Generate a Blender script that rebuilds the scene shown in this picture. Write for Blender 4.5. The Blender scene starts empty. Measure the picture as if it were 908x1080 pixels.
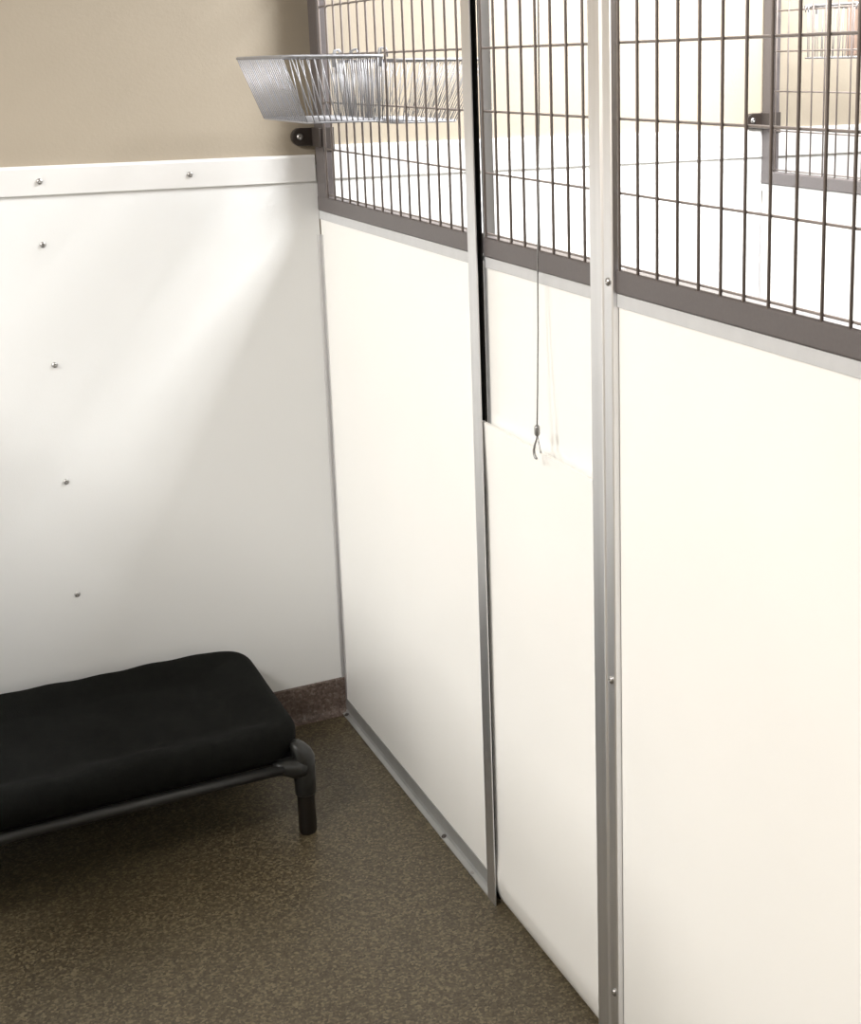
import bpy, bmesh, math, random
from mathutils import Vector, Matrix
random.seed(4)
PI = math.pi
scene = bpy.context.scene
COL = scene.collection
U, V = 0.0508, 0.1016            # wire mesh pitch

# ------------------------------------------------------------------ materials
def new_mat(name, color, rough=0.5, metal=0.0, spec=0.5):
    m = bpy.data.materials.new(name); m.use_nodes = True
    b = m.node_tree.nodes['Principled BSDF']
    b.inputs['Base Color'].default_value = (*color, 1)
    b.inputs['Roughness'].default_value = rough
    b.inputs['Metallic'].default_value = metal
    b.inputs['Specular IOR Level'].default_value = spec
    return m, m.node_tree, b

def add_noise(m, scale, amount, bump=0.0, bscale=None, stretch=None, bdist=0.001):
    """modulate base colour a little with noise, and add bump"""
    nt = m.node_tree; b = nt.nodes['Principled BSDF']
    tc = nt.nodes.new('ShaderNodeTexCoord'); mp = nt.nodes.new('ShaderNodeMapping')
    if stretch: mp.inputs['Scale'].default_value = stretch
    nt.links.new(tc.outputs['Object'], mp.inputs['Vector'])
    n = nt.nodes.new('ShaderNodeTexNoise'); n.inputs['Scale'].default_value = scale; n.inputs['Detail'].default_value = 4
    nt.links.new(mp.outputs['Vector'], n.inputs['Vector'])
    base = b.inputs['Base Color'].default_value[:3]
    r = nt.nodes.new('ShaderNodeValToRGB')
    r.color_ramp.elements[0].position = 0.3; r.color_ramp.elements[1].position = 0.7
    r.color_ramp.elements[0].color = (*[c*(1-amount) for c in base], 1)
    r.color_ramp.elements[1].color = (*[min(1, c*(1+amount)) for c in base], 1)
    nt.links.new(n.outputs['Fac'], r.inputs['Fac']); nt.links.new(r.outputs['Color'], b.inputs['Base Color'])
    if bump:
        n2 = nt.nodes.new('ShaderNodeTexNoise'); n2.inputs['Scale'].default_value = bscale or scale; n2.inputs['Detail'].default_value = 5
        nt.links.new(mp.outputs['Vector'], n2.inputs['Vector'])
        bp = nt.nodes.new('ShaderNodeBump'); bp.inputs['Strength'].default_value = bump; bp.inputs['Distance'].default_value = bdist
        nt.links.new(n2.outputs['Fac'], bp.inputs['Height']); nt.links.new(bp.outputs['Normal'], b.inputs['Normal'])

WHITE, _, _ = new_mat('white_plastic_sheet', (0.91, 0.90, 0.87), 0.32); add_noise(WHITE, 3, 0.012, 0.15, 900, bdist=0.0004)
FRP, _, _ = new_mat('white_wall_sheet', (0.735, 0.735, 0.725), 0.38); add_noise(FRP, 2, 0.015, 0.25, 300, bdist=0.0006)
CAPM, _, _ = new_mat('white_vinyl_trim', (0.70, 0.69, 0.675), 0.35); add_noise(CAPM, 4, 0.01)
BEIGE, _, _ = new_mat('beige_wall_paint', (0.335, 0.286, 0.22), 0.6); add_noise(BEIGE, 2.5, 0.03, 0.3, 160, bdist=0.001)
CEIL, _, _ = new_mat('ceiling_paint', (0.75, 0.74, 0.70), 0.9); add_noise(CEIL, 10, 0.02)
TAUPE, _, _ = new_mat('taupe_powder_coat', (0.112, 0.098, 0.097), 0.42); add_noise(TAUPE, 200, 0.05, 0.1, 700, bdist=0.0003)
WIRE, _, _ = new_mat('taupe_coated_wire', (0.24, 0.205, 0.19), 0.45); add_noise(WIRE, 200, 0.05)
ALU, _, _ = new_mat('brushed_aluminium', (0.80, 0.80, 0.81), 0.42, 1.0); add_noise(ALU, 60, 0.06, 0.12, 120, (1, 1, 0.03), 0.0004)
GREYALU, _, _ = new_mat('dull_aluminium', (0.50, 0.505, 0.50), 0.5, 0.75); add_noise(GREYALU, 30, 0.05)
SATIN, _, _ = new_mat('satin_grey', (0.55, 0.555, 0.565), 0.45, 0.0); add_noise(SATIN, 40, 0.03)  # grey of the rail's shadow strips, also used on the rear lip
ZINC, _, _ = new_mat('galvanised_wire', (0.30, 0.30, 0.315), 0.5, 0.35); add_noise(ZINC, 200, 0.08)
STEEL, _, _ = new_mat('steel_screw', (0.42, 0.41, 0.40), 0.35, 1.0); add_noise(STEEL, 300, 0.1)
SLOTBLK, _, _ = new_mat('slot_shade_black', (0.02, 0.018, 0.016), 0.6); add_noise(SLOTBLK, 80, 0.1)  # near-black for the unlit inside of the post slot
BLKPL, _, _ = new_mat('black_moulded_plastic', (0.012, 0.012, 0.011), 0.38); add_noise(BLKPL, 80, 0.2, 0.2, 500, bdist=0.0003)
BROWN, _, _ = new_mat('dark_brown_plastic', (0.006, 0.004, 0.0025), 0.42); add_noise(BROWN, 60, 0.2)
BRACK, _, _ = new_mat('dark_bracket_paint', (0.022, 0.016, 0.013), 0.4); add_noise(BRACK, 80, 0.1)
CLAMP, _, _ = new_mat('clamp_paint', (0.055, 0.045, 0.040), 0.45); add_noise(CLAMP, 80, 0.1)
FABRIC, _, fb = new_mat('black_pad_fabric', (0.0034, 0.0036, 0.0028), 0.9, 0, 0.15)
add_noise(FABRIC, 55, 0.35, 0.8, 420, bdist=0.002)
TAN, _, _ = new_mat('brown_fibreboard', (0.34, 0.24, 0.19), 0.7); add_noise(TAN, 12, 0.2, 0.2, 60, (1, 6, 0.5))
CABLE, _, _ = new_mat('steel_cable', (0.33, 0.33, 0.33), 0.35, 0.8); add_noise(CABLE, 600, 0.2)

def speckle_mat(name, cols, scale, rough, bump):
    m = bpy.data.materials.new(name); m.use_nodes = True; nt = m.node_tree; b = nt.nodes['Principled BSDF']
    b.inputs['Roughness'].default_value = rough
    tc = nt.nodes.new('ShaderNodeTexCoord')
    n0 = nt.nodes.new('ShaderNodeTexNoise'); n0.inputs['Scale'].default_value = scale; n0.inputs['Detail'].default_value = 3; n0.inputs['Roughness'].default_value = 0.65
    v = nt.nodes.new('ShaderNodeTexVoronoi'); v.inputs['Scale'].default_value = scale*1.25
    for q in (n0, v): nt.links.new(tc.outputs['Object'], q.inputs['Vector'])
    r = nt.nodes.new('ShaderNodeValToRGB'); e = r.color_ramp.elements
    e[0].position = 0.30; e[0].color = (*cols[0], 1); e[1].position = 0.72; e[1].color = (*cols[3], 1)
    a = e.new(0.45); a.color = (*cols[1], 1); a = e.new(0.58); a.color = (*cols[2], 1)
    sep = nt.nodes.new('ShaderNodeSeparateColor'); nt.links.new(v.outputs['Color'], sep.inputs['Color'])
    mx = nt.nodes.new('ShaderNodeMix'); mx.data_type = 'FLOAT'; mx.inputs[0].default_value = 0.42
    nt.links.new(n0.outputs['Fac'], mx.inputs[2]); nt.links.new(sep.outputs['Red'], mx.inputs[3])
    nt.links.new(mx.outputs[0], r.inputs['Fac']); nt.links.new(r.outputs['Color'], b.inputs['Base Color'])
    bp = nt.nodes.new('ShaderNodeBump'); bp.inputs['Strength'].default_value = bump; bp.inputs['Distance'].default_value = 0.001
    nt.links.new(mx.outputs[0], bp.inputs['Height']); nt.links.new(bp.outputs['Normal'], b.inputs['Normal'])
    return m
FLOOR = speckle_mat('speckled_epoxy_floor', [(0.045, 0.034, 0.018), (0.072, 0.055, 0.031), (0.094, 0.073, 0.041), (0.17, 0.138, 0.082)], 175, 0.42, 0.5)
BASE = speckle_mat('mottled_brown_baseboard', [(0.075, 0.052, 0.042), (0.105, 0.074, 0.060), (0.125, 0.090, 0.074), (0.18, 0.14, 0.12)], 140, 0.5, 0.3)

def emit_mat(name, col, s):
    m = bpy.data.materials.new(name); m.use_nodes = True; b = m.node_tree.nodes['Principled BSDF']
    b.inputs['Base Color'].default_value = (0.9, 0.9, 0.9, 1); b.inputs['Emission Color'].default_value = (*col, 1); b.inputs['Emission Strength'].default_value = s
    return m

# ------------------------------------------------------------------ mesh helpers
def link(name, bm, mat, parent=None, bevel=0, smooth=False, seg=2):
    me = bpy.data.meshes.new(name); bm.normal_update(); bm.to_mesh(me); bm.free()
    o = bpy.data.objects.new(name, me); COL.objects.link(o); me.materials.append(mat)
    if parent:
        o.parent = parent
        o.matrix_parent_inverse = Matrix.Translation(-Vector(parent.location))
    if bevel:
        b = o.modifiers.new('bevel', 'BEVEL'); b.width = bevel; b.segments = seg; b.limit_method = 'ANGLE'; b.angle_limit = 0.6
    if smooth:
        for p in me.polygons: p.use_smooth = True
    return o

def box(bm, x0, x1, y0, y1, z0, z1):
    vs = [bm.verts.new((x, y, z)) for x in (x0, x1) for y in (y0, y1) for z in (z0, z1)]
    for f in ((0, 1, 3, 2), (4, 6, 7, 5), (0, 4, 5, 1), (2, 3, 7, 6), (0, 2, 6, 4), (1, 5, 7, 3)):
        bm.faces.new([vs[i] for i in f])
    bmesh.ops.recalc_face_normals(bm, faces=bm.faces)
    return bm

def extrude(bm, pts, axis, a, b):
    """closed 2D profile swept along an axis. pts are the two other coordinates in xyz order"""
    def P(p, t):
        return {'x': (t, p[0], p[1]), 'y': (p[0], t, p[1]), 'z': (p[0], p[1], t)}[axis]
    A = [bm.verts.new(P(p, a)) for p in pts]; B = [bm.verts.new(P(p, b)) for p in pts]; n = len(pts)
    for i in range(n): bm.faces.new([A[i], A[(i+1) % n], B[(i+1) % n], B[i]])
    bm.faces.new(A); bm.faces.new(B[::-1])
    bmesh.ops.recalc_face_normals(bm, faces=bm.faces)
    return bm

def rod(bm, p, q, r, n=6):
    p, q = Vector(p), Vector(q); d = (q-p).normalized()
    u = d.orthogonal().normalized(); v = d.cross(u)
    A, B = [], []
    for i in range(n):
        a = 2*PI*i/n; w = (u*math.cos(a)+v*math.sin(a))*r
        A.append(bm.verts.new(p+w)); B.append(bm.verts.new(q+w))
    for i in range(n): bm.faces.new([A[i], A[(i+1) % n], B[(i+1) % n], B[i]])
    bm.faces.new(A[::-1]); bm.faces.new(B)

def tube(bm, pts, r, n=8, closed=False):
    pts = [Vector(p) for p in pts]; rings = []; m = len(pts); u = None
    for k, p in enumerate(pts):
        if closed: d = (pts[(k+1) % m]-pts[k-1])
        else: d = pts[min(k+1, m-1)]-pts[max(k-1, 0)]
        d.normalize()
        if u is None: u = d.orthogonal().normalized()
        u = (u-d*u.dot(d)).normalized(); v = d.cross(u)
        rr = r[k] if isinstance(r, (list, tuple)) else r
        rings.append([bm.verts.new(p+(u*math.cos(2*PI*i/n)+v*math.sin(2*PI*i/n))*rr) for i in range(n)])
    for k in range(m if closed else m-1):
        A, B = rings[k], rings[(k+1) % m]
        for i in range(n): bm.faces.new([A[i], A[(i+1) % n], B[(i+1) % n], B[i]])
    if not closed: bm.faces.new(rings[0][::-1]); bm.faces.new(rings[-1])
    bmesh.ops.recalc_face_normals(bm, faces=bm.faces)

def screw_bm(loc, nrm, r=0.006):
    """pan head screw with a cross recess look: dome on a washer"""
    bm = bmesh.new(); loc, nrm = Vector(loc), Vector(nrm)
    prof = [(1.0, 0.0), (1.0, 0.18), (0.85, 0.42), (0.55, 0.6), (0.28, 0.66), (0.22, 0.45), (0, 0.4)]
    u = nrm.orthogonal().normalized(); v = nrm.cross(u); n = 14; rings = []
    for (rr, h) in prof[:-1]:
        rings.append([bm.verts.new(loc+nrm*h*r+(u*math.cos(2*PI*i/n)+v*math.sin(2*PI*i/n))*rr*r) for i in range(n)])
    for k in range(len(rings)-1):
        for i in range(n): bm.faces.new([rings[k][i], rings[k][(i+1) % n], rings[k+1][(i+1) % n], rings[k+1][i]])
    bm.faces.new(rings[-1]); bm.faces.new(rings[0][::-1])
    bmesh.ops.recalc_face_normals(bm, faces=bm.faces)
    return bm

def empty(name, loc, label, cat, group=None):
    o = bpy.data.objects.new(name, None); o.empty_display_size = 0.1; COL.objects.link(o); o.location = loc
    o['label'] = label; o['category'] = cat
    if group: o['group'] = group
    return o
def tag(o, label, cat, group=None):
    o['label'] = label; o['category'] = cat
    if group: o['group'] = group
    return o
def struct(o): o['kind'] = 'structure'; return o
def copy_thing(root, off, label, group=None):
    r = root.copy(); COL.objects.link(r); r.location = Vector(root.location)+Vector(off); r['label'] = label
    if group: r['group'] = group
    def rec(src, dst):
        for ch in list(src.children):
            if ch.name in done: continue
            c = ch.copy(); COL.objects.link(c); c.parent = dst; done.add(c.name); rec(ch, c)
    done = set(); rec(root, r)
    return r

# ------------------------------------------------------------------ room
CZ = 2.60
bm = bmesh.new(); box(bm, -3.8, 5.2, -6.0, 0.12, -0.08, 0.0); struct(link('floor', bm, FLOOR))
bm = bmesh.new(); box(bm, -3.8, 5.2, 0.004, 0.12, 0.0, CZ); struct(link('wall_back', bm, BEIGE))
bm = bmesh.new(); box(bm, -3.8, 5.2, -6.0, 0.12, CZ, CZ+0.08); struct(link('ceiling', bm, CEIL))
bm = bmesh.new(); box(bm, -3.92, -3.8, -6.0, 0.12, -0.08, CZ+0.08); struct(link('wall_left', bm, BEIGE))
bm = bmesh.new(); box(bm, -3.92, 5.2, -6.12, -6.0, -0.08, CZ+0.08); struct(link('wall_front', bm, BEIGE))

# baseboard: coved, along each kennel's back wall
prof = [(0.004, 0.0), (-0.022, 0.0), (-0.012, 0.004), (-0.007, 0.012), (-0.005, 0.02), (-0.005, 0.088), (-0.003, 0.0905), (0.004, 0.0905)]
for a, b in ((-1.215, -0.002), (0.03, 1.215)):
    bm = bmesh.new(); extrude(bm, prof, 'x', a, b); struct(link('baseboard_back', bm, BASE))

# white wall sheets, one per kennel, with screws
def wall_sheet(a, b, label, screws):
    t = empty('wall_panel', ((a+b)/2, 0, 0.09), label, 'wall panel', 'white wall panels')
    bm = bmesh.new(); box(bm, a, b, 0.0, 0.0038, 0.0905, 1.34); link('sheet', bm, FRP, t)
    for x, z in screws: link('screw', screw_bm((x, 0, z), (0, -1, 0), 0.0062), STEEL, t, smooth=True)
    return t
wall_sheet(-1.215, -0.002, 'white back wall sheet with a column of screws above the black dog bed',
           [(-0.598, 1.2), (-0.598, 0.943), (-0.598, 0.684), (-0.598, 0.424)])
wall_sheet(0.03, 1.2235, 'bright white back wall sheet seen through the near wire mesh, left of the far mesh frame', [])
wall_sheet(1.2555, 2.44, 'white back wall sheet seen through the far wire mesh at the right edge', [])
def cap(a, b, z0, z1, screws, n):
    bm = bmesh.new()
    extrude(bm, [(0.0038, z0+0.004), (-0.0045, z0), (-0.005, z1-0.006), (-0.003, z1), (0.0038, z1)], 'x', a, b)
    o = struct(link('trim_%d' % n, bm, CAPM))
    for x in screws:
        link('screw', screw_bm((x, -0.005, 1.3315), (0, -1, 0), 0.0062), STEEL, o, smooth=True)
cap(-1.215, -0.006, 1.3034, 1.363, [-0.900, -0.593, -0.286], 1)
cap(0.03, 1.2205, 1.308, 1.383, [], 2)
cap(1.2555, 2.44, 1.308, 1.383, [], 3)

# ------------------------------------------------------------------ kennel divider
FX0, FX1 = -0.004, 0.020         # frame tube depth
RZ0, RZ1 = 1.2365, 1.271         # bottom rail
TOPZ = 2.12
def rr_prof(x0, x1, z0, z1, r=0.004, n=4):
    out = []
    for cx, cz, a0 in ((x1-r, z1-r, 0), (x0+r, z1-r, 90), (x0+r, z0+r, 180), (x1-r, z0+r, 270)):
        for i in range(n+1):
            a = math.radians(a0+90*i/n); out.append((cx+r*math.cos(a), cz+r*math.sin(a)))
    return out
def mesh_panel(y0, y1, phase, stile, label, xo=0.0, sw=0.062):
    """y0 > y1. phase: distance from wall of one vertical wire"""
    t = empty('wire_mesh_panel', (xo, (y0+y1)/2, RZ0), label, 'wire mesh panel')
    bm = bmesh.new(); extrude(bm, rr_prof(FX0+xo, FX1+xo, RZ0, RZ1), 'y', y0, y1); link('bottom_rail', bm, TAUPE, t, smooth=False)
    bm = bmesh.new(); extrude(bm, rr_prof(FX0+xo, FX1+xo, TOPZ, TOPZ+0.035), 'y', y0, y1); link('top_rail', bm, TAUPE, t)
    left = y0
    if stile:
        bm = bmesh.new(); extrude(bm, rr_prof(FX0+xo, FX1+xo, y0-sw, y0), 'z', RZ1-0.002, TOPZ+0.002); link('side_stile', bm, TAUPE, t)
        left = y0-sw+0.003
    bm = bmesh.new(); r = 0.0023
    k = 0; z = 1.2765
    while z < TOPZ:
        rod(bm, (0.002+xo, left, z), (0.002+xo, y1, z), 0.0021); z += V
    y = -phase
    while y > y1+0.004:
        if y < left-0.002: rod(bm, (-0.0015+xo, y, RZ1-0.002), (-0.0015+xo, y, TOPZ+0.002), r)
        y -= U
    link('wire_mesh', bm, WIRE, t, smooth=True)
    return t
PH1, PH2, PH3 = 0.17443-2*U-U, 0.93473, 1.39349
mp1 = mesh_panel(-0.002, -0.886, PH1, True, 'taupe framed wire mesh panel holding the wire basket, bolted at the wall corner')
# wall bracket of the first mesh panel
def bracket(t, xo=0.0, sw=0.062):
    bm = bmesh.new(); pts = []
    for i in range(9):
        a = PI/2+PI*i/8; pts.append((-0.038+xo+0.020*math.cos(a), 1.403+0.020*math.sin(a)))
    pts += [(0.0+xo, 1.383), (0.0+xo, 1.423)]
    extrude(bm, pts, 'y', -0.012, 0.0035)
    b = link('wall_bracket', bm, BRACK, t, bevel=0.002)
    bm = bmesh.new(); box(bm, -0.012+xo, FX0+xo, -sw, -0.004, 1.382, 1.424)
    box(bm, FX0+xo, 0.0225+xo, -sw-0.0035, -sw-0.0005, 1.372, 1.426)
    link('clamp_plate', bm, CLAMP, t, bevel=0.001)
    link('screw', screw_bm((-0.040+xo, -0.012, 1.404), (0, -1, 0), 0.0075), STEEL, b, smooth=True)
bracket(mp1)
mp2 = mesh_panel(-0.930, -1.3195, PH2, False, 'wire mesh panel above the guillotine door, between the narrow and wide aluminium posts')
mp3 = mesh_panel(-1.3865, -2.75, PH3, False, 'large wire mesh panel right of the wide aluminium post, filling the upper right')
mpf = mesh_panel(-0.002, -1.30, 0.17443-0.065-U+0.0005, True, 'far wire mesh panel seen through the near mesh at the upper right', 1.225, 0.047)
bracket(mpf, 1.225, 0.047)

def divider(y0, y1, label, xo=0.0, strip=True, corner=True, px=0.0):
    t = empty('divider_panel', (xo, (y0+y1)/2, 0), label, 'divider panel')
    bm = bmesh.new(); box(bm, px+xo, 0.018+xo, y1, y0, 0.004, 1.224); link('sheet', bm, WHITE, t, bevel=0.002)
    # light grey strip shaped in for the shadow band under the rail
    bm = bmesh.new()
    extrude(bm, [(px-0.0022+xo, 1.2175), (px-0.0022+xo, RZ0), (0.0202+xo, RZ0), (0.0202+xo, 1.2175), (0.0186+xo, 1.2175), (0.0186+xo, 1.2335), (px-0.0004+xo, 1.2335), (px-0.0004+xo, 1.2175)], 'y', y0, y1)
    link('rail_shade_strip', bm, SATIN, t)
    if corner:
        bm = bmesh.new()
        extrude(bm, [(px+xo-0.009, y0+0.0012), (px+xo-0.009, y0-0.001), (px+xo-0.0025, y0-0.0012), (px+xo-0.0022, y0-0.014), (px+xo-0.0002, y0-0.014), (px+xo-0.0002, y0+0.0012)], 'z', 0.02, 1.182)
        link('corner_angle', bm, ALU, t)
    return t
dv1 = divider(-0.0016, -0.888, 'white divider panel between the back wall corner and the narrow aluminium post')
dv3 = divider(-1.3865, -2.75, 'large white divider panel right of the wide aluminium post', corner=False)
dvf = divider(-0.0016, -1.30, 'far white divider panel seen through the near mesh at the right edge', 1.225)

# the divider that closes this kennel on its left side
dvl = divider(-0.0016, -1.30, 'white divider panel closing the kennel on its left side', -1.245, corner=False)
# floor angle along the first panel
t = empty('floor_angle', (-0.008, -0.44, 0), 'thin grey metal angle screwed along the floor under the first white panel', 'floor angle')
bm = bmesh.new()
extrude(bm, [(-0.0155, 0.0), (-0.0155, 0.0022), (-0.006, 0.0035), (-0.0028, 0.008), (-0.0024, 0.036), (-0.0004, 0.036), (-0.0004, 0.0)], 'y', -0.004, -0.886)
link('angle', bm, GREYALU, t, smooth=False)
for y in (-0.03, -0.655): link('screw', screw_bm((-0.010, y, 0.003), (-0.3, 0, 0.95), 0.0055), CLAMP, t, smooth=True)
bm = bmesh.new(); box(bm, -0.014, -0.009, -0.808, -0.800, 0.0015, 0.0036); link('rivet', bm, STEEL, t)

# narrow post with open slot
t = empty('narrow_post', (-0.005, -0.90, 0), 'narrow aluminium post with a dark slot, left of the guillotine door', 'post')
bm = bmesh.new()
extrude(bm, [(-0.016, -0.888), (-0.016, -0.9235), (-0.0135, -0.9235), (-0.0135, -0.8905), (0.0005, -0.8905), (0.0005, -0.8885)], 'z', 0.0, TOPZ+0.04)
link('front_flange', bm, ALU, t, bevel=0.0006)
bm = bmesh.new(); box(bm, 0.0006, 0.0032, -0.9085, -0.889, 0.0, TOPZ+0.04); box(bm, -0.0134, 0.0006, -0.8925, -0.8906, 0.0, TOPZ+0.04); link('slot_shade', bm, SLOTBLK, t)  # black strips put the slot's shade into the colour
bm = bmesh.new(); box(bm, 0.0045, 0.022, -0.9215, -0.9086, 0.0, TOPZ+0.04); link('rear_lip', bm, SATIN, t, bevel=0.0008)

# wide post
t = empty('wide_post', (-0.005, -1.375, 0), 'wide aluminium post with three screws, right of the guillotine door', 'post')
bm = bmesh.new()
extrude(bm, [(0.0, -1.320), (-0.0085, -1.320), (-0.0100, -1.3215), (-0.0100, -1.3540), (-0.0118, -1.3565), (-0.0125, -1.3585), (-0.0118, -1.3605), (-0.0100, -1.3630),
             (-0.0100, -1.3840), (-0.0085, -1.3862), (0.0, -1.3862)], 'z', 0.0, TOPZ+0.04)
link('extrusion', bm, ALU, t)
bm = bmesh.new(); box(bm, 0.0002, 0.020, -1.386, -1.3205, 0.0, 1.22); link('web', bm, ALU, t)
for z in (1.253, 0.646, 0.109): link('screw', screw_bm((-0.0100, -1.3755, z), (-1, 0, 0), 0.0062), STEEL, t, smooth=True)

# transom sheet above the door and the door itself
t = empty('transom_panel', (0.01, -1.13, 0.9), 'upper white sheet behind the pull cable, just under the mesh rail', 'transom panel')
bm = bmesh.new(); box(bm, 0.004, 0.018, -1.3195, -0.9217, 0.90, 1.224); link('sheet', bm, WHITE, t, bevel=0.001)
bm = bmesh.new(); box(bm, 0.001, 0.0039, -1.3195, -0.9217, 1.2175, 1.2365); box(bm, 0.0039, 0.0195, -1.3195, -0.9217, 1.2245, 1.2365); link('rail_shade_strip', bm, SATIN, t)  # grey strip again stands in for the rail's shadow
pts = [(0.012, 0.0012), (0.0055, 0.0014), (-0.0005, 0.008), (-0.0046, 0.021), (-0.0078, 0.037), (-0.0096, 0.052), (-0.0098, 0.060)]      # rounded bottom edge
pts += [(-0.0092, 0.068), (-0.0078, 0.082), (-0.0064, 0.100), (-0.0056, 0.12), (-0.0055, 0.14), (-0.0055, 0.50), (-0.0055, 0.81), (-0.0057, 0.825), (-0.0063, 0.845), (-0.0080, 0.90), (-0.0097, 0.9455), (-0.0040, 0.9455), (-0.002, 0.91), (0.002, 0.84), (0.003, 0.80), (0.003, 0.10), (0.010, 0.05)]
bm = bmesh.new(); extrude(bm, pts, 'y', -1.3195, -0.9093)
o = link('guillotine_door', bm, WHITE, None, smooth=False)
for p in o.data.polygons: p.use_smooth = True
o.data.set_sharp_from_angle(angle=0.5)
o.location = (0, 0, 0)
tag(o, 'lowered white sliding guillotine door with a rounded bottom edge between the two aluminium posts', 'guillotine door')

# pull cable
t = empty('pull_cable', (-0.028, -1.17, 0.95), 'thin steel pull cable ending in a small hook, hanging in front of the white sheets', 'cable')
cp = [(-0.0045, -1.168, 2.10), (-0.008, -1.170, 1.9), (-0.0095, -1.169, 1.7), (-0.0095, -1.164, 1.5), (-0.0105, -1.156, 1.35), (-0.012, -1.153, 1.25), (-0.016, -1.158, 1.15), (-0.024, -1.168, 1.05), (-0.029, -1.174, 0.995)]
bm = bmesh.new(); tube(bm, cp, 0.00125, 6); link('cable', bm, CABLE, t, smooth=True)
bm = bmesh.new(); tube(bm, [(-0.029, -1.174, 1.000), (-0.029, -1.174, 0.997), (-0.029, -1.174, 0.986), (-0.029, -1.174, 0.983)], [0.003, 0.0046, 0.0046, 0.003], 10); link('crimp_sleeve', bm, CABLE, t, smooth=True)
bm = bmesh.new(); hp = []
for dy, dz in ((0, 0.984), (0.003, 0.976), (0.009, 0.966), (0.013, 0.957), (0.0125, 0.950), (0.0085, 0.9455), (0.004, 0.945)):
    hp.append((-0.029, -1.174+dy, dz))
tube(bm, hp, [0.0014, 0.0014, 0.0018, 0.0022, 0.0024, 0.0024, 0.002], 8)
tube(bm, [(-0.029, -1.174, 0.984), (-0.029, -1.178, 0.974), (-0.030, -1.185, 0.962), (-0.030, -1.189, 0.959)], 0.0014, 8)
link('hook', bm, CABLE, t, smooth=True)

# ------------------------------------------------------------------ baskets
def basket(xo, xa, xb, y0, y1, zt, zb, label, inset=0.04, sp=0.0125, wr=0.0011):
    """xa is the mesh side, xb the outer side; y0 > y1"""
    t = empty('wire_basket', (xo+(xa+xb)/2, (y0+y1)/2, zb), label, 'basket', 'wire baskets on the mesh')
    s = 1 if xb > xa else -1
    T = [(xa, y0), (xb, y0), (xb, y1), (xa, y1)]
    B = [(xa, y0-inset*0.3), (xb-s*inset, y0-inset*0.2), (xb-s*inset, y1+inset*0.3), (xa, y1+inset*0.3)]
    bm = bmesh.new()
    def ring(c, z, r, rad=0.02):
        pts = []
        n = 4
        for k in range(4):
            p = Vector((c[k][0], c[k][1])); a = Vector(c[k-1])-p; b = Vector(c[(k+1) % 4])-p
            a.normalize(); b.normalize()
            for i in range(n+1):
                w = i/n; q = p+a*rad*(1-w)**2+b*rad*w**2
                pts.append((xo+q.x, q.y, z))
        tube(bm, pts, r, 8, closed=True)
    ring(T, zt, 0.0033); link('rim', bm, ZINC, t, smooth=True)
    bm = bmesh.new()
    ring(B, zb, 0.002)
    for k in range(4):
        a, b = Vector(T[k]), Vector(T[(k+1) % 4]); c, d = Vector(B[k]), Vector(B[(k+1) % 4])
        n = max(2, int((a-b).length/sp))
        for i in range(1, n):
            w = i/n; p = a.lerp(b, w); q = c.lerp(d, w)
            rod(bm, (xo+p.x, p.y, zt), (xo+q.x, q.y, zb), wr, 5)
    for i in range(1, int(abs(B[1][0]-B[0][0])/0.02)):
        x = B[0][0]+s*0.02*i; rod(bm, (xo+x, B[0][1], zb), (xo+x, B[3][1], zb), wr, 5)
    nb = int((y0-y1)/0.022)
    for i in range(1, nb):
        y = B[0][1]+(B[3][1]-B[0][1])*i/nb; rod(bm, (xo+B[0][0], y, zb+0.002), (xo+B[1][0], y, zb+0.002), wr, 5)
    link('wire_body', bm, ZINC, t, smooth=True)
    return t
def hooks(t, xo, xa, s, ys, zt, zr):
    for y in ys:
        for dy in (-0.006, 0.006):
            bm = bmesh.new()
            tube(bm, [(xo+xa, y+dy, zt-0.02), (xo+xa, y+dy, zt+0.004), (xo+xa*0.6, y+dy+0.003, zr+0.008), (xo+0.002, y+dy+0.005, zr+0.0095), (xo-s*0.007, y+dy+0.007, zr+0.004), (xo-s*0.007, y+dy+0.008, zr-0.008)], 0.0018, 6)
            link('hook', bm, ZINC, t, smooth=True)
b1 = basket(0, -0.010, -0.207, -0.148, -0.500, 1.5745, 1.452, 'galvanised wire basket hung on the near side of the mesh against the beige wall corner', inset=0.047, sp=0.0135, wr=0.0013)
hooks(b1, 0, -0.010, -1, (-0.19, -0.47), 1.5745, 1.5813)
b2 = basket(0, 0.010, 0.205, -0.148, -0.502, 1.5665, 1.447, 'thin wire basket hung behind the mesh, partly hidden by the narrow post', inset=0.06, wr=0.0009)
hooks(b2, 0, 0.010, 1, (-0.30,), 1.5665, 1.5813)
b3 = basket(1.225, 0.012, 0.205, -0.148, -0.50, 1.690, 1.563, 'small far wire basket holding a brown board at the upper right edge', inset=0.02, sp=0.02)
hooks(b3, 1.225, 0.012, 1, (-0.2, -0.4), 1.690, 1.6829)
# brown board leaning inside the far basket
bm = bmesh.new(); box(bm, 1.288, 1.300, -0.455, -0.262, 1.568, 1.90)
o = link('fibreboard_sheet', bm, TAN, None, bevel=0.002)
tag(o, 'brown ridged board standing upright in the far wire basket at the upper right edge', 'board')

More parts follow.
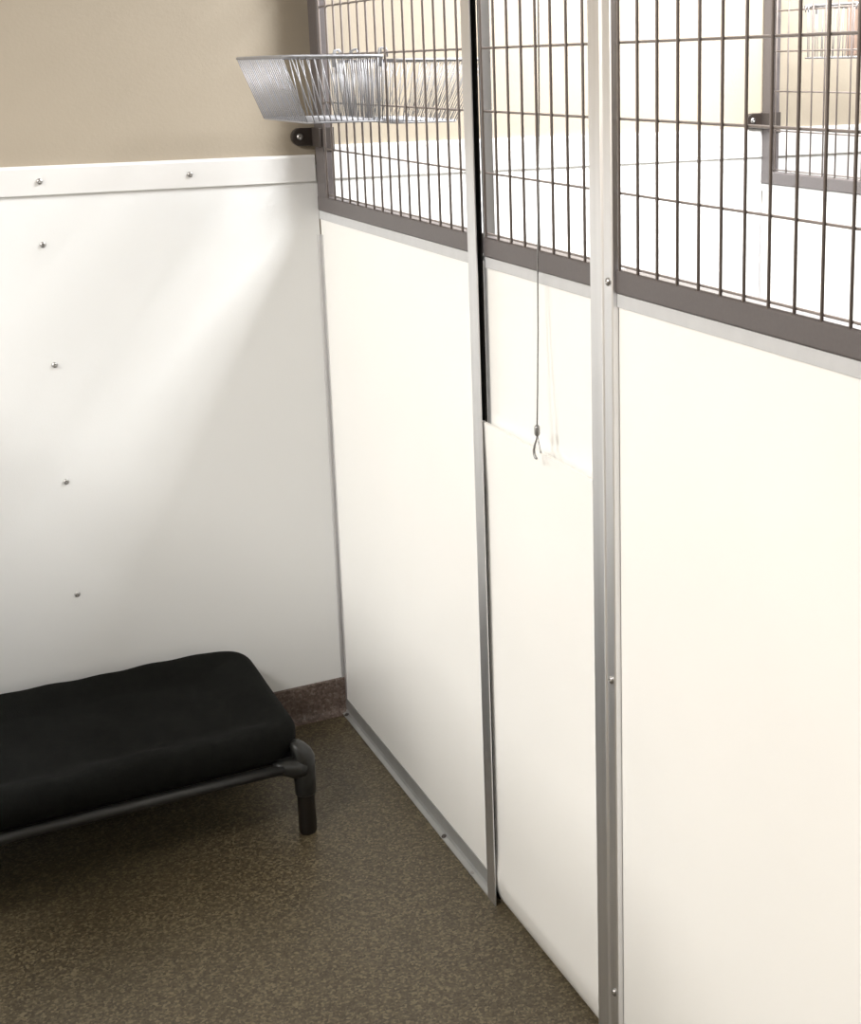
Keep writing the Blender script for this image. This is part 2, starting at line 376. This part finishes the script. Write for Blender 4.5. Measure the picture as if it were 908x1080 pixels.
# ------------------------------------------------------------------ dog bed
BX0, BX1, BY0, BY1 = -1.165, -0.232, -0.515, -0.026
t = empty('dog_bed', ((BX0+BX1)/2, (BY0+BY1)/2, 0), 'low raised dog bed with a thick black pad and tubular frame by the back wall', 'dog bed')
def bed_pad():
    bm = bmesh.new(); nx, ny = 90, 52
    x0, x1, y0, y1 = BX0+0.002, BX1-0.014, BY0+0.006, BY1-0.006
    R = 0.085; cx, cy = (x0+x1)/2, (y0+y1)/2; hx, hy = (x1-x0)/2, (y1-y0)/2
    def outline(s, tt, k):
        # k 0..1 from the centre to the rim, rounded rectangle
        return
    def sq(u, v):
        # maps the square [-1,1]^2 onto a rounded rectangle
        x, y = u*hx, v*hy
        ax, ay = abs(x)-(hx-R), abs(y)-(hy-R)
        if ax > 0 and ay > 0:
            m = max(ax, ay); l = math.hypot(ax, ay)
            f = m/l
            ax *= f; ay *= f
            x = math.copysign(hx-R+ax, x); y = math.copysign(hy-R+ay, y)
        return x, y
    def edge(x, y):
        dx, dy = hx-abs(x), hy-abs(y)
        if dx < R and dy < R: return R-math.hypot(R-dx, R-dy)
        return min(dx, dy)
    top, bot = {}, {}
    def warp(v): return math.copysign(1-(1-abs(v))**1.7, v)
    for i in range(nx+1):
        for j in range(ny+1):
            u, v = warp(2*i/nx-1), warp(2*j/ny-1)
            x, y = sq(u, v); d = max(0.0, edge(x, y))
            r = 0.032
            rise = math.sqrt(max(0, 1-(1-min(d, r)/r)**2))
            zt = 0.208+0.039*rise
            if d > 0.03:
                w = min(1, (d-0.03)/0.09); w = w*w*(3-2*w)
                zt -= 0.022*w
            zt += 0.0022*math.sin(x*23+y*9)*math.sin(y*31+1.3)*min(1, d/0.05)+0.0012*math.sin(x*61+2+y*20)*min(1, d/0.02)
            zt += 0.006*(y/hy)*min(1, d/0.03)
            zb = 0.208-0.036*math.sqrt(max(0, 1-(1-min(d, 0.02)/0.02)**2))
            top[i, j] = bm.verts.new((cx+x, cy+y, zt))
            bot[i, j] = top[i, j] if i in (0, nx) or j in (0, ny) else bm.verts.new((cx+x, cy+y, zb))
    for i in range(nx):
        for j in range(ny):
            bm.faces.new([top[i, j], top[i+1, j], top[i+1, j+1], top[i, j+1]])
            q = [bot[i, j], bot[i, j+1], bot[i+1, j+1], bot[i+1, j]]
            if len(set(q)) == 4:
                try: bm.faces.new(q)
                except ValueError: pass
    bmesh.ops.recalc_face_normals(bm, faces=bm.faces)
    return bm
link('pad', bed_pad(), FABRIC, t, smooth=True)
# sling under the pad
ZT = 0.158
bm = bmesh.new(); box(bm, BX0+0.03, BX1-0.03, BY0+0.03, BY1-0.03, 0.164, 0.173); link('sling', bm, BLKPL, t, bevel=0.002)
# side tubes
for nm, p, q in (('front', (BX0+0.03, BY0+0.016), (BX1-0.03, BY0+0.016)), ('back', (BX0+0.03, BY1-0.008), (BX1-0.03, BY1-0.008)),
                 ('l', (BX0+0.008, BY0+0.03), (BX0+0.008, BY1-0.03)), ('r', (BX1-0.020, BY0+0.03), (BX1-0.020, BY1-0.03))):
    bm = bmesh.new(); rod(bm, (*p, ZT), (*q, ZT), 0.0125, 16); link('frame_tube', bm, BLKPL, t, smooth=True)
# legs: moulded corner and brown foot
def leg(cx, cy, sx, sy):
    """sx, sy point from the corner to the inside of the bed"""
    bm = bmesh.new()
    prof = [(0.0, 0.0165), (0.006, 0.0185), (0.098, 0.0180), (0.1, 0.018)]
    n = 20; rings = []
    for z, r in prof:
        rings.append([bm.verts.new((cx+r*math.cos(2*PI*i/n), cy+r*math.sin(2*PI*i/n), z)) for i in range(n)])
    for k in range(3):
        for i in range(n): bm.faces.new([rings[k][i], rings[k][(i+1) % n], rings[k+1][(i+1) % n], rings[k+1][i]])
    bm.faces.new(rings[0][::-1]); bm.faces.new(rings[-1])
    L = link('leg', bm, BROWN, t, smooth=False)
    for p in L.data.polygons:
        if abs(p.normal.z) < 0.9: p.use_smooth = True
    # corner moulding: socket, shoulder and two arms
    bm = bmesh.new(); rings = []
    prof = [(0.088, 0.0195, 0), (0.091, 0.0215, 0), (0.125, 0.0222, 0), (0.15, 0.0225, 0), (0.172, 0.0225, 0.0), (0.186, 0.0205, 0.004), (0.197, 0.0165, 0.010), (0.205, 0.010, 0.014)]
    for z, r, off in prof:
        rings.append([bm.verts.new((cx+sx*off+r*math.cos(2*PI*i/n), cy+sy*off*0.6+r*math.sin(2*PI*i/n), z)) for i in range(n)])
    for k in range(len(rings)-1):
        for i in range(n): bm.faces.new([rings[k][i], rings[k][(i+1) % n], rings[k+1][(i+1) % n], rings[k+1][i]])
    bm.faces.new(rings[0][::-1]); bm.faces.new(rings[-1])
    tube(bm, [(cx, cy-sy*0.004, 0.150), (cx+sx*0.020, cy-sy*0.004, 0.152), (cx+sx*0.032, cy-sy*0.002, 0.155), (cx+sx*0.048, cy-sy*0.001, ZT), (cx+sx*0.066, cy-sy*0.001, ZT)], [0.0215, 0.022, 0.0195, 0.0165, 0.0145], 16)
    tube(bm, [(cx-sx*0.004, cy, 0.150), (cx-sx*0.002, cy+sy*0.020, 0.152), (cx, cy+sy*0.032, 0.155), (cx, cy+sy*0.048, ZT), (cx, cy+sy*0.066, ZT)], [0.0215, 0.022, 0.0195, 0.0165, 0.0145], 16)
    link('corner_moulding', bm, BLKPL, L, smooth=True)
for cx, cy, sx, sy in ((BX1-0.0165, BY0+0.022, -1, 1), (BX0+0.0165, BY0+0.022, 1, 1), (BX1-0.0165, BY1-0.024, -1, -1), (BX0+0.0165, BY1-0.024, 1, -1)):
    leg(cx, cy, sx, sy)

# ------------------------------------------------------------------ lights
def fixture(x, y, sx, sy, power, col, name_label, est):
    t = empty('ceiling_light', (x, y, CZ), name_label, 'ceiling light')
    bm = bmesh.new()
    for a in ((x-sx/2-0.02, x-sx/2, y-sy/2-0.02, y+sy/2+0.02), (x+sx/2, x+sx/2+0.02, y-sy/2-0.02, y+sy/2+0.02),
              (x-sx/2, x+sx/2, y-sy/2-0.02, y-sy/2), (x-sx/2, x+sx/2, y+sy/2, y+sy/2+0.02)):
        box(bm, *a, CZ-0.05, CZ)
    link('frame', bm, ALU, t)
    bm = bmesh.new(); box(bm, x-sx/2, x+sx/2, y-sy/2, y+sy/2, CZ-0.04, CZ-0.03); link('diffuser', bm, emit_mat('lamp_diffuser', col, est), t)
    l = bpy.data.lights.new('lamp', 'AREA'); l.shape = 'RECTANGLE'; l.size = sx; l.size_y = sy; l.energy = power; l.color = col
    o = bpy.data.objects.new('lamp', l); COL.objects.link(o); o.location = (x, y, CZ-0.055)
    return o
fixture(1.00, -0.80, 0.6, 0.6, 142, (0.97, 0.985, 1.0), 'square ceiling light above the next kennel', 6)
fixture(3.45, -0.87, 0.6, 0.6, 125, (0.97, 0.985, 1.0), 'square ceiling light above the far kennel', 6)
fixture(-2.80, -0.80, 0.6, 0.6, 92, (1.0, 0.975, 0.94), 'square ceiling light above the kennel to the left', 6)
fixture(-2.10, -2.05, 0.6, 0.6, 62, (1.0, 0.975, 0.94), 'square ceiling light in front of the kennel to the left', 3)
fixture(-0.70, -4.40, 1.2, 0.4, 12, (1.0, 0.985, 0.96), 'unseen long ceiling light added above the aisle to brighten the post sides', 3)  # unseen lamp added to light the post faces turned to the aisle
w = bpy.data.worlds.new('world'); scene.world = w; w.use_nodes = True
bg = w.node_tree.nodes['Background']; bg.inputs['Color'].default_value = (0.86, 0.93, 1.0, 1); bg.inputs['Strength'].default_value = 0.04

# ------------------------------------------------------------------ camera
cam = bpy.data.cameras.new('camera'); co = bpy.data.objects.new('camera', cam); COL.objects.link(co)
co.location = (-0.94134, -3.05888, 1.5513); co.rotation_euler = (1.35126, 0.01224, -0.49034)
cam.sensor_fit = 'VERTICAL'; cam.sensor_height = 36; cam.sensor_width = 36; cam.lens = 1449.54/1080*36
cam.shift_x = -163.276/1080; cam.shift_y = -147.266/1080
cam.clip_start = 0.05
scene.camera = co
vs = scene.view_settings; vs.view_transform = 'Standard'; vs.look = 'None'; vs.gamma = 1; vs.use_curve_mapping = False
vs.exposure = 0.0
